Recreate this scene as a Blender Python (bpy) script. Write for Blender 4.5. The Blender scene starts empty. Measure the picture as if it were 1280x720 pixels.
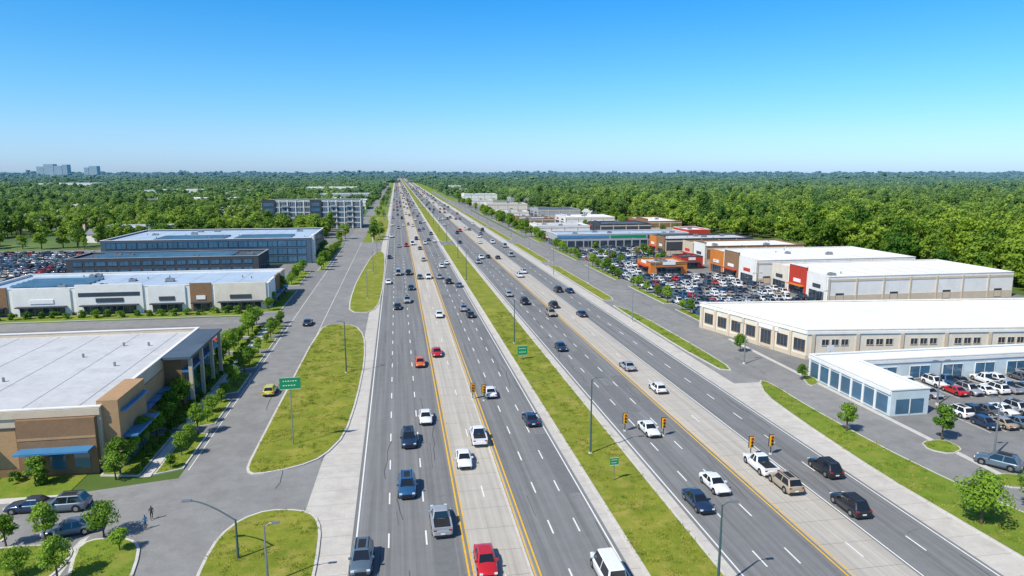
import bpy, bmesh, math, random
import numpy as np
from mathutils import Vector, Matrix, noise
R=random.Random(7)
sc=bpy.context.scene
COL=sc.collection
H=42.0; FOC=853.0; TH=math.radians(9.65); PSI=math.radians(9.51)
def at(u,v):
    """plan position (metres, Y = along the highway) of a ground feature surveyed from the photograph"""
    y=(360-v)/FOC; x=(u-640)/FOC
    d=math.sin(TH)-y*math.cos(TH)
    F=H*(math.cos(TH)+y*math.sin(TH))/d; L=H*x/d
    return (L*math.cos(PSI)+F*math.sin(PSI), F*math.cos(PSI)-L*math.sin(PSI))
# ------------------------------------------------------------ materials
MATS={}
HAZE=(.22,.40,.48)  # blue of distant air, painted into base colours; no real atmosphere
def mat(name,col,rough=.85,var=.18,scale=.6,bump=0.0,bscale=8,metal=0.0,col2=None,big=.03,spec=.3,stretch=None,joint=None,coat=0,hazy=False,objc=False,fine=None,dirt=None):
    if name in MATS: return MATS[name]
    m=bpy.data.materials.new(name); m.use_nodes=True; nt=m.node_tree; n=nt.nodes; l=nt.links
    b=n['Principled BSDF']; b.inputs['Roughness'].default_value=rough; b.inputs['Metallic'].default_value=metal
    b.inputs['Specular IOR Level'].default_value=spec
    if coat: b.inputs['Coat Weight'].default_value=coat; b.inputs['Coat Roughness'].default_value=.05
    if objc:
        tc=n.new('ShaderNodeTexCoord'); src=tc.outputs['Object']
    else:
        g=n.new('ShaderNodeNewGeometry'); src=g.outputs['Position']
    if col2 is None: col2=tuple(min(1,c*(1+var)) for c in col); c1=tuple(c*(1-var) for c in col)
    else: c1=col
    def N(s,det=5,vec=None):
        t=n.new('ShaderNodeTexNoise'); t.inputs['Scale'].default_value=s; t.inputs['Detail'].default_value=det; t.inputs['Roughness'].default_value=.65
        l.new(vec or src,t.inputs['Vector']); return t.outputs['Fac']
    def MA(op,a,bb):
        q=n.new('ShaderNodeMath'); q.operation=op
        for i,v in enumerate((a,bb)):
            if isinstance(v,(int,float)): q.inputs[i].default_value=v
            else: l.new(v,q.inputs[i])
        return q.outputs[0]
    f=MA('ADD',MA('MULTIPLY',N(scale),.55),MA('MULTIPLY',N(big,3),.45))
    if fine: f=MA('ADD',MA('MULTIPLY',f,.7),MA('MULTIPLY',N(fine,3),.3))
    if stretch:
        mp=n.new('ShaderNodeMapping'); mp.inputs['Scale'].default_value=stretch; l.new(src,mp.inputs['Vector'])
        f=MA('ADD',MA('MULTIPLY',f,.4),MA('MULTIPLY',N(1,4,mp.outputs[0]),.6))
    r=n.new('ShaderNodeValToRGB'); r.color_ramp.elements[0].position=.38; r.color_ramp.elements[1].position=.62
    r.color_ramp.elements[0].color=(*c1,1); r.color_ramp.elements[1].color=(*col2,1)
    l.new(f,r.inputs[0]); out=r.outputs[0]
    def MIX(fac,a,bcol,mode='MIX'):
        q=n.new('ShaderNodeMix'); q.data_type='RGBA'; q.blend_type=mode
        if isinstance(fac,(int,float)): q.inputs[0].default_value=fac
        else: l.new(fac,q.inputs[0])
        l.new(a,q.inputs[6])
        if isinstance(bcol,tuple): q.inputs[7].default_value=(*bcol,1)
        else: l.new(bcol,q.inputs[7])
        return q.outputs[2]
    if dirt:
        rr=n.new('ShaderNodeMapRange'); rr.inputs[1].default_value=.50; rr.inputs[2].default_value=.68; l.new(N(.28,7),rr.inputs[0])
        out=MIX(MA('MULTIPLY',rr.outputs[0],.75),out,dirt)
    if joint:
        sx=n.new('ShaderNodeSeparateXYZ'); l.new(src,sx.inputs[0])
        fr=MA('FRACT',MA('DIVIDE',sx.outputs[1],joint),0)
        out=MIX(MA('MULTIPLY',MA('LESS_THAN',fr,.022),.5),out,tuple(c*.35 for c in col))
    if hazy:  # painted haze: base colour shifts to HAZE with distance from the origin
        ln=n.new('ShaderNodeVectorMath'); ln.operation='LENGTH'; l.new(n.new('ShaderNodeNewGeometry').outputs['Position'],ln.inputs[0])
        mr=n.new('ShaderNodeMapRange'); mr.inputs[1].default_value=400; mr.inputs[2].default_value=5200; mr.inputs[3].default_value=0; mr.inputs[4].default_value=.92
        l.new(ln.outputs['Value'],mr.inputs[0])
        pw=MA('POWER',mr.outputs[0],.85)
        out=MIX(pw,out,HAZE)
    l.new(out,b.inputs['Base Color'])
    if bump:
        bp=n.new('ShaderNodeBump'); bp.inputs['Strength'].default_value=bump; bp.inputs['Distance'].default_value=.1
        l.new(N(bscale,4),bp.inputs['Height']); l.new(bp.outputs[0],b.inputs['Normal'])
    MATS[name]=m; return m
def foliage(name,ca,cb,hazy=True,wp=False):
    m=bpy.data.materials.new(name); m.use_nodes=True; nt=m.node_tree; n=nt.nodes; l=nt.links
    b=n['Principled BSDF']; b.inputs['Roughness'].default_value=.6; b.inputs['Specular IOR Level'].default_value=.25
    tc=n.new('ShaderNodeTexCoord'); t=n.new('ShaderNodeTexNoise'); t.inputs['Scale'].default_value=.55; t.inputs['Detail'].default_value=4
    l.new(tc.outputs['Object'],t.inputs['Vector'])
    g=n.new('ShaderNodeNewGeometry')
    oi=n.new('ShaderNodeObjectInfo')
    ad=n.new('ShaderNodeMath'); ad.operation='MULTIPLY_ADD'; ad.inputs[1].default_value=.65; l.new(oi.outputs['Random'],ad.inputs[0])
    sb=n.new('ShaderNodeMath'); sb.operation='SUBTRACT'; sb.inputs[1].default_value=.3; l.new(t.outputs['Fac'],sb.inputs[0]); l.new(sb.outputs[0],ad.inputs[2])
    val=ad.outputs[0]
    if wp:
        t2=n.new('ShaderNodeTexNoise'); t2.inputs['Scale'].default_value=.012; t2.inputs['Detail'].default_value=4; l.new(g.outputs['Position'],t2.inputs['Vector'])
        a2=n.new('ShaderNodeMath'); a2.operation='MULTIPLY_ADD'; a2.inputs[1].default_value=1.5; l.new(t2.outputs['Fac'],a2.inputs[0]); l.new(val,a2.inputs[2])
        a3=n.new('ShaderNodeMath'); a3.operation='SUBTRACT'; a3.inputs[1].default_value=.75; l.new(a2.outputs[0],a3.inputs[0]); val=a3.outputs[0]
    r=n.new('ShaderNodeValToRGB'); r.color_ramp.elements[0].position=.1; r.color_ramp.elements[1].position=.85
    r.color_ramp.elements[0].color=(*ca,1); r.color_ramp.elements[1].color=(*cb,1)
    l.new(val,r.inputs[0]); out=r.outputs[0]
    if hazy:  # far leaves get aerial haze painted into their colour
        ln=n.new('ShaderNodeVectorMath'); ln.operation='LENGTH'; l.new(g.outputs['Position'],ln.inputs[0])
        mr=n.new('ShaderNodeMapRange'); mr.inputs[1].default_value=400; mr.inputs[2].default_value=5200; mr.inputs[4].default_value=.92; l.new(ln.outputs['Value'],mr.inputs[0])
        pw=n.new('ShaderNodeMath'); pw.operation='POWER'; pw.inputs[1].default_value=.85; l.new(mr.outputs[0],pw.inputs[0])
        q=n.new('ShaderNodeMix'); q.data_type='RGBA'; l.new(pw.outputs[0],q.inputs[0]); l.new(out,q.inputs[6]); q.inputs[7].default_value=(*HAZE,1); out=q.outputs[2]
    l.new(out,b.inputs['Base Color'])
    tr=n.new('ShaderNodeBsdfTranslucent'); l.new(out,tr.inputs[0])
    mx=n.new('ShaderNodeMixShader'); mx.inputs[0].default_value=.34; l.new(b.outputs[0],mx.inputs[1]); l.new(tr.outputs[0],mx.inputs[2])
    l.new(mx.outputs[0],n['Material Output'].inputs[0])
    return m
ASPH=mat('asphalt',(.195,.198,.203),.9,.24,.5,.25,12,stretch=(1.3,.015,1),big=.02,fine=9)
ASPH2=mat('asphalt_old',(.25,.248,.245),.9,.2,.35,.25,12,big=.04,fine=7,dirt=(.20,.197,.195))
LOT=mat('asphalt_lot',(.215,.215,.215),.9,.2,.3,.2,10,big=.03,fine=7,dirt=(.17,.17,.172))
CONC=mat('road_concrete',(.45,.42,.375),.9,.17,.5,.2,10,stretch=(1.6,.025,1),joint=5,fine=6)
CONC2=mat('shoulder_concrete',(.53,.50,.46),.9,.14,.6,.15,10,joint=4,fine=6,dirt=(.43,.40,.365))
KERB=mat('kerb_concrete',(.56,.54,.50),.9,.1,.8,joint=3)
WALK=mat('sidewalk',(.55,.53,.50),.9,.1,.8,joint=1.8)
GRASS=mat('grass',(.11,.185,.014),.95,.2,.5,.9,6,col2=(.22,.285,.028),big=.06,fine=3.5,dirt=(.27,.265,.05))
GRASSM=mat('grass_median',(.13,.18,.012),.95,.2,.35,.9,6,col2=(.27,.285,.03),big=.1,fine=3.0,dirt=(.37,.31,.075))
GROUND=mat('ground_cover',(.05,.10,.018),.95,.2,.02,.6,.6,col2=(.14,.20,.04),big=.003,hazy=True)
WHITE=mat('road_paint_white',(.78,.78,.76),.7,.12,1.5,fine=5)
YELLOW=mat('road_paint_yellow',(.76,.44,.025),.7,.15,1.5,fine=5)
GLASS=mat('window_glass',(.03,.05,.075),.08,.2,.2,spec=.8,objc=True)
GLASSB=mat('window_glass_blue',(.06,.15,.24),.1,.25,.2,spec=.8,objc=True)
METAL=mat('galvanised_metal',(.32,.34,.36),.45,.1,2,metal=.6)
POLE=mat('pole_blue_green',(.06,.11,.12),.5,.1,2)
DARK=mat('dark_panel',(.06,.068,.08),.6,.15,.5)
DBLUE=mat('dark_blue_cladding',(.08,.12,.17),.4,.15,.4)
CREAM=mat('cream_stucco',(.70,.64,.54),.9,.07,.4,.1,6,dirt=(.60,.53,.44))
TAN=mat('tan_brick',(.42,.265,.145),.9,.14,.6,.3,5,fine=4)
TAN2=mat('light_stone',(.57,.48,.37),.9,.1,.6,.2,5,fine=4)
BROWN=mat('brown_brick',(.25,.15,.085),.9,.15,.6,.3,5,fine=4)
WHITEW=mat('white_wall',(.77,.755,.73),.85,.05,.4,dirt=(.69,.67,.64))
GREYW=mat('grey_wall',(.36,.38,.40),.8,.1,.4)
ROOFW=mat('roof_membrane_white',(.80,.79,.765),.8,.07,.15,big=.05,fine=1.2,dirt=(.72,.70,.67))
ROOFG=mat('roof_membrane_grey',(.52,.53,.55),.85,.10,.15,big=.05,fine=1.2,dirt=(.43,.44,.46))
ROOFB=mat('roof_membrane_blue',(.40,.50,.62),.6,.12,.12,big=.04,fine=1.2)
ROOFD=mat('roof_dark',(.08,.11,.15),.6,.2,.2,big=.05)
BLUE=mat('blue_canopy',(.06,.22,.44),.35,.12,.5)
RED=mat('red_fascia',(.50,.05,.03),.6,.1,.5)
ORANGE=mat('orange_fascia',(.60,.20,.04),.6,.1,.5)
SIGNG=mat('sign_green',(.01,.26,.10),.5,.05,1)
SIGNW=mat('sign_white',(.8,.8,.8),.5,.03,1)
SIGYEL=mat('signal_yellow',(.75,.40,.02),.5,.05,1)
RUBBER=mat('tyre_rubber',(.018,.018,.02),.9,.1,3)
HUB=mat('wheel_hub',(.35,.36,.38),.35,.1,3,metal=.7)
CGLASS=mat('car_glass',(.012,.016,.022),.06,.1,1,spec=.9)
LAMPW=mat('headlamp',(.75,.78,.8),.15,.03,1,spec=.8)
LAMPR=mat('taillamp',(.40,.015,.01),.25,.05,1,spec=.8)
PLAST=mat('black_plastic',(.025,.025,.028),.6,.1,2)
BARK=mat('bark',(.12,.085,.06),.95,.2,2,.5,8,objc=True)
PBLUE=mat('pale_blue_panel',(.56,.64,.67),.6,.08,.5)
LEAF=foliage('foliage_street',(.08,.19,.015),(.29,.45,.05),False)
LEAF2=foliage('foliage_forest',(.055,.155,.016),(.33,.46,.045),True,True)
SHRUB=foliage('foliage_shrub',(.055,.15,.012),(.18,.32,.035),False)
PAINTC={'white':(.80,.81,.82),'silver':(.42,.44,.47),'black':(.015,.016,.02),'navy':(.02,.045,.10),'red':(.50,.015,.02),'grey':(.12,.13,.14),'tan':(.36,.30,.22),'blue':(.03,.12,.26),'orange':(.65,.13,.03),'yellow':(.62,.55,.04),'steel':(.12,.17,.22)}
PAINT={k:mat('car_paint_'+k,v,.28,.04,2,coat=.8,metal=.25 if k in('silver','grey','navy','blue','steel') else 0,spec=.5,objc=True) for k,v in PAINTC.items()}
# ------------------------------------------------------------ mesh helpers
def mkobj(name,verts,faces,mats,fmat=None,parent=None,smooth=False,coll=None):
    me=bpy.data.meshes.new(name); me.from_pydata(verts,[],faces)
    for m in mats: me.materials.append(m)
    if fmat is not None: me.polygons.foreach_set('material_index',fmat)
    if smooth: me.polygons.foreach_set('use_smooth',[True]*len(faces))
    me.update()
    o=bpy.data.objects.new(name,me); (coll or COL).objects.link(o)
    if parent: o.parent=parent
    return o
def prism(V,F,pts,z0,z1):
    b=len(V); n=len(pts)
    for x,y in pts: V.append((x,y,z0))
    for x,y in pts: V.append((x,y,z1))
    F.append(tuple(range(b+n-1,b-1,-1))); F.append(tuple(range(b+n,b+2*n)))
    for i in range(n):
        j=(i+1)%n; F.append((b+i,b+j,b+n+j,b+n+i))
def boxv(V,F,x0,y0,z0,x1,y1,z1):
    prism(V,F,[(x0,y0),(x1,y0),(x1,y1),(x0,y1)],z0,z1)
def cyl(V,F,p,q,r0,r1,n=8,caps=True):
    p=Vector(p);q=Vector(q);d=(q-p).normalized()
    a=d.orthogonal().normalized();bb=d.cross(a);b=len(V)
    for c,r in((p,r0),(q,r1)):
        for i in range(n):
            t=2*math.pi*i/n; V.append(tuple(c+(a*math.cos(t)+bb*math.sin(t))*r))
    for i in range(n):
        j=(i+1)%n; F.append((b+i,b+j,b+n+j,b+n+i))
    if caps: F.append(tuple(range(b+n-1,b-1,-1))); F.append(tuple(range(b+n,b+2*n)))
class Multi:
    def __init__(s,name,loc=(0,0,0)):
        s.e=bpy.data.objects.new(name,None); COL.objects.link(s.e); s.e.location=loc; s.e.empty_display_size=.5
        s.p={}
    def g(s,part,m):
        return s.p.setdefault((part,m.name),([],[],m))
    def box(s,part,m,*a): V,F,_=s.g(part,m); boxv(V,F,*a)
    def prism(s,part,m,pts,z0,z1): V,F,_=s.g(part,m); prism(V,F,pts,z0,z1)
    def cyl(s,part,m,*a,**k): V,F,_=s.g(part,m); cyl(V,F,*a,**k)
    def done(s,rot=0):
        for (part,_),(V,F,m) in s.p.items(): mkobj(part,V,F,[m],parent=s.e)
        s.e.rotation_euler[2]=rot
        return s.e
def ccw(pts):
    a=sum(pts[i][0]*pts[(i+1)%len(pts)][1]-pts[(i+1)%len(pts)][0]*pts[i][1] for i in range(len(pts)))
    return pts if a>0 else pts[::-1]
def inset(pts,d):
    n=len(pts);o=[]
    for i in range(n):
        p0=Vector(pts[i-1]);p=Vector(pts[i]);p2=Vector(pts[(i+1)%n])
        a=(p-p0).normalized();b=(p2-p).normalized()
        na=Vector((-a.y,a.x));nb=Vector((-b.y,b.x)); m=na+nb
        if m.length<1e-4: m=na.copy()
        m.normalize(); k=d/max(.4,m.dot(na)); o.append(tuple(p+m*k))
    return o
def smooth(pts,it=2):
    for _ in range(it):
        o=[]
        for i in range(len(pts)):
            p=pts[i];q=pts[(i+1)%len(pts)]
            o+= [(p[0]*.78+q[0]*.22,p[1]*.78+q[1]*.22),(p[0]*.22+q[0]*.78,p[1]*.22+q[1]*.78)]
        pts=o
    return pts
def pinside(P,x,y,m=0):
    n=len(P);c=False
    for i in range(n):
        (x1,y1),(x2,y2)=P[i],P[(i+1)%n]
        if (y1>y)!=(y2>y) and x<(x2-x1)*(y-y1)/(y2-y1)+x1: c=not c
    return c
def sheet(name,pts,z,m,coll=None):
    pts=ccw(pts); V=[(x,y,z) for x,y in pts]
    o=mkobj(name,V,[tuple(range(len(V)))],[m])
    if len(V)>4:
        bm=bmesh.new(); bm.from_mesh(o.data); bmesh.ops.triangulate(bm,faces=bm.faces[:]); bm.to_mesh(o.data); bm.free()
    return o
def rect(x0,y0,x1,y1): return [(x0,y0),(x1,y0),(x1,y1),(x0,y1)]
LAWNS=[]
def island(name,pts,m=None,sm=0,k=.35,z=.06):
    """kerbed lawn: concrete kerb ring + grass"""
    pts=ccw(pts)
    if sm: pts=smooth(pts,sm)
    M=Multi(name); inn=inset(pts,k)
    V,F,_=M.g('kerb',KERB); n=len(pts)
    for a,zz in((pts,-.02),(pts,z+.13),(inn,z+.13),(inn,-.02)):
        V+= [(x,y,zz) for x,y in a]
    for q in range(3):
        for i in range(n):
            j=(i+1)%n; F.append((q*n+i,q*n+j,(q+1)*n+j,(q+1)*n+i))
    M.done(); LAWNS.append(inn)
    g=sheet('lawn',inn,z+.16,m or GRASS); g.parent=M.e
    return M.e
# ------------------------------------------------------------ ground + roads
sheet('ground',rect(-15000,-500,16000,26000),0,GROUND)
Y0,Y1=-40,5200
def strip(name,x0,x1,m,z=.05,y0=Y0,y1=Y1):
    V=[];F=[]; ys=[y0]; 
    while ys[-1]<y1: ys.append(min(y1,ys[-1]+200))
    for y in ys: V+=[(x0,y,z),(x1,y,z)]
    for i in range(len(ys)-1): F.append((2*i,2*i+1,2*i+3,2*i+2))
    return mkobj(name,V,F,[m])
strip('road_shoulder',-9.2,-6.2,CONC2)
strip('highway',-6.2,6.9,ASPH)
strip('concrete_lanes',6.9,13.5,CONC)
strip('highway',13.5,23.6,ASPH)
strip('road_shoulder',23.6,24.9,CONC2)
strip('road_shoulder',33.1,34.4,CONC2)
strip('highway',34.4,46.2,ASPH)
strip('concrete_lanes',46.2,53.3,CONC)
strip('highway',53.3,62,ASPH)
strip('road_shoulder',62,65.9,CONC2)
def lines(name,xs,m,w,dash=None,y0=20,y1=2600,z=.058):
    V=[];F=[]
    for x in xs:
        if dash:
            y=y0
            while y<y1:
                b=len(V); V+=[(x-w/2,y,z),(x+w/2,y,z),(x+w/2,y+dash[0],z),(x-w/2,y+dash[0],z)]; F.append((b,b+1,b+2,b+3)); y+=dash[1]
        else:
            b=len(V); V+=[(x-w/2,y0,z),(x+w/2,y0,z),(x+w/2,y1,z),(x-w/2,y1,z)]; F.append((b,b+1,b+2,b+3))
    return mkobj(name,V,F,[m])
lines('lane_markings',[-2.0,2.3,17.1,20.3,38.3,42.2,57.6],WHITE,.18,(3.2,10.5))
lines('edge_line_white',[-5.7,23.1,34.9,61.5,53.6],WHITE,.17)
lines('lane_markings',[10.2,49.8],WHITE,.15,(3.2,21))
lines('edge_line_yellow',[6.45,13.9,45.8],YELLOW,.2)
lines('edge_line_yellow',[6.95,13.3,46.5],YELLOW,.14,z=.0625)
for xx in (13.0,):
    V=[];F=[]; boxv(V,F,xx-.12,30,.0,xx+.12,1500,.17); mkobj('road_divider_kerb',V,F,[KERB])
V=[];F=[]
for i in range(36):
    x=R.choice([-4,0,4.2,15.6,18.8,22,36.8,40.6,44,55.5,59.8])+R.uniform(-.9,.9); y=R.uniform(45,260); L=R.uniform(2,16); w=R.uniform(.06,.16); dx=R.uniform(-.3,.3); z=.0535+.00011*i
    b=len(V); V+=[(x,y,z),(x+w,y,z),(x+w+dx,y+L,z),(x+dx,y+L,z)]; F.append((b,b+1,b+2,b+3))
mkobj('tyre_marks',V,F,[mat('tyre_mark',(.12,.123,.13),.9,.2,2,fine=6)])
V=[];F=[];pp=[]
for _ in range(40):
    x=R.choice([-4,0,4.2,15.6,18.8,22,36.8,40.6,44,55.5,59.8]); y=R.uniform(50,420); L=R.uniform(3,22); w=R.uniform(.9,1.35)
    if any(abs(x-a)<3 and y<d+2 and y+L>c-2 for a,c,d in pp) or (-12<x-0<1 and y<140): continue
    pp.append((x,y,y+L))
    b=len(V); V+=[(x-w,y,.0520),(x+w,y,.0520),(x+w,y+L,.0520),(x-w,y+L,.0520)]; F.append((b,b+1,b+2,b+3))
mkobj('asphalt_repair_patches',V,F,[mat('asphalt_patch',(.165,.17,.177),.92,.14,1,.2,10,fine=8)])
V=[];F=[]
for _ in range(60):
    x=R.choice([R.uniform(-6,6),R.uniform(14,23),R.uniform(35,45),R.uniform(54,61),R.uniform(-30,-11),R.uniform(73,81)]); y=R.uniform(42,210); along=R.random()<.5
    for k in range(R.randint(4,9)):
        nx=x+(R.uniform(-.35,.35) if along else R.uniform(.5,1.0)); ny=y+(R.uniform(1.2,2.4) if along else R.uniform(-.3,.3))
        b=len(V); w=.045; V+=[(x-w,y-w,.0578),(x+w,y-w,.0578),(nx+w,ny+w,.0578),(nx-w,ny+w,.0578)]; F.append((b,b+1,b+2,b+3)); x,y=nx,ny
mkobj('sealed_cracks',V,F,[mat('tar_seal',(.06,.06,.065),.8,.1,2)])
ys=[(30,398),(418,820),(845,1500),(1530,2600),(2630,4800)]
for a,b in ys:
    island('median_lawn',[(26.6,a),(31.4,a),(33.1,a+5),(33.1,b-5),(31,b),(27,b),(24.9,b-5),(24.9,a+5)],GRASSM,0)
sheet('asphalt_crossing',rect(24.9,398,33.1,418),.045,ASPH)
# ---- left frontage
sheet('frontage_road',rect(-31,-40,-9.2,420),.04,ASPH2)
sheet('frontage_road',rect(-31,420,-21,2400),.04,ASPH2)
sheet('grass_verge',rect(-21,420,-9.2,4800),.03,GRASS)
island('traffic_island_lawn',[at(*p) for p in [(398,412),(415,405),(445,407),(456,420),(457,450),(447,500),(432,545),(405,572),(372,585),(318,595),(307,590),(312,575)]],GRASSM,1)
island('traffic_island_lawn',[at(*p) for p in [(466,317),(480,314),(482,330),(477,375),(466,391),(436,391),(437,375),(446,350)]],GRASSM,1)
island('traffic_island_lawn',[at(*p) for p in [(470,272),(484,268),(487,280),(480,302),(462,304)]],GRASSM,1)
island('traffic_island_lawn',[at(*p) for p in [(375,638),(395,645),(402,662),(398,700),(385,760),(230,760),(252,705),(272,672),(300,650),(335,638)]],GRASSM,1)
sheet('concrete_apron',[(-12.5,40),(-9.2,40),(-9.2,125),(-10.2,118),(-11.8,100),(-12.5,80)],.0465,CONC2)
lines('edge_line_white',[-21.6,-30.4],WHITE,.12,y0=98,y1=420,z=.049)
sheet('side_street',[(-31,78),(-31,95.5),(-45,92.5),(-260,92.5),(-260,80)],.045,ASPH2)
sheet('side_street',rect(-330,197,-31,207),.044,ASPH2)
sheet('parking_lot',rect(-70,-40,-31,78),.034,LOT)
sheet('lawn_strip',rect(-260,92.5,-44,99.6),.06,GRASS)
def gstrip(y0,y1):
    island('kerbed_lawn',[(-34.8,y0),(-31.2,y0+1.5),(-31.2,y1-1),(-34.8,y1)],GRASS,0,.25)
    sheet('sidewalk',rect(-36.4,y0-.5,-35.0,y1+.5),.09,WALK)
    island('kerbed_lawn',[(-42,y0+1),(-36.6,y0),(-36.6,y1),(-42,y1-1)],GRASS,0,.25)
sheet('parking_lot',rect(-44,99.6,-31,197),.035,LOT)
for a,b in[(97,113),(115,130),(132,147),(149,163),(165,178),(180,194)]: gstrip(a,b)
sheet('parking_lot',rect(-128,151,-44,197),.03,LOT)
sheet('parking_lot',rect(-44,207,-31,420),.03,LOT)
sheet('parking_lot',rect(-400,228,-118,405),.028,LOT)
sheet('parking_lot',rect(-118,250.2,-44,325),.027,LOT)
sheet('parking_lot',rect(-118,382,-31,600),.026,LOT)
sheet('parking_lot',rect(-330,100,-126,196),.026,LOT)
for (a,b,c,d) in[(-122,208.5,-44,216),(-300,208.5,-126,226),(-43,212,-36,250),(-43,262,-37,300),(-34.5,300,-31.5,415),(-42,330,-38,400)]:
    island('kerbed_lawn',rect(a,b,c,d),GRASS,0,.3)
for P in ([(92,690),(110,676),(150,672),(172,678),(176,692),(160,740),(80,740)],[(-40,690),(40,682),(88,684),(92,692),(78,712),(40,740),(-60,740)],[(-60,672),(-5,668),(10,673),(0,680),(-60,684)]):
    island('kerbed_lawn',[at(*p) for p in P],GRASS,1)
sheet('sidewalk',[at(*p) for p in [(100,676),(112,670),(60,740),(40,740)]],.05,WALK)
sheet('sidewalk',rect(-120,91.2,-44,92.8),.065,WALK)
# ---- right frontage and lots
sheet('concrete_verge',rect(65.9,-40,72.2,123),.018,CONC2)
sheet('access_road',rect(72.2,-40,82,430),.041,ASPH2)
sheet('parking_lot',rect(82,158,212,760),.029,LOT)
sheet('access_road',rect(72.2,430,80,1500),.038,ASPH2)
sheet('parking_lot',rect(80,760,160,1000),.028,LOT)
sheet('parking_lot',rect(82,60,210,158),.027,LOT)
island('kerbed_lawn',[at(*p) for p in [(947,476),(962,478),(1010,508),(1100,558),(1200,607),(1300,650),(1420,700),(1420,795),(1300,712),(1200,653),(1100,594),(1000,527),(955,494)]],GRASS,1)
island('kerbed_lawn',[(66.6,133),(70.5,131),(71,150),(70.5,190),(68,205),(66.6,205)],GRASS,1)
for a,b in[(214,300),(312,398),(418,520),(530,700),(715,980)]:
    island('kerbed_lawn',[(66.4,a),(70,a),(71,a+5),(71,b-5),(69,b),(66.4,b)],GRASSM,0)
sheet('grass_verge',rect(65.9,1000,90,4800),.03,GRASS)
sheet('asphalt_apron',rect(65.9,123.01,72.2,1000),.016,ASPH2)
sheet('sidewalk',rect(82.1,40,83.2,158),.06,WALK)
for P in ([(1150,553),(1180,550),(1205,562),(1190,569),(1160,563)],[(1232,596),(1262,592),(1300,602),(1300,612),(1255,610)],[(1085,493),(1112,505),(1100,510),(1078,500)],[(1000,470),(1012,466),(1025,480),(1012,484)]):
    island('kerbed_lawn',[at(*p) for p in P],GRASS,1,.2)
for (a,b,c,d) in[(84,178,87,196),(84,205,87,240),(84,255,87,300),(84,315,87,370),(120,300,123,345),(100,300,103,345),(84,402,90,436),(120,402,126,436),(84,484,90,515),(140,484,146,515),(84,568,90,610),(84,672,90,720)]:
    island('kerbed_lawn',rect(a,b,c,d),GRASS,0,.25)
STALL=[]
def stalls(x0,x1,y,w=2.9,l=5.2):
    x=x0
    while x<=x1: STALL.append((x-.06,y-l/2,x+.06,y+l/2)); x+=w
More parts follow.
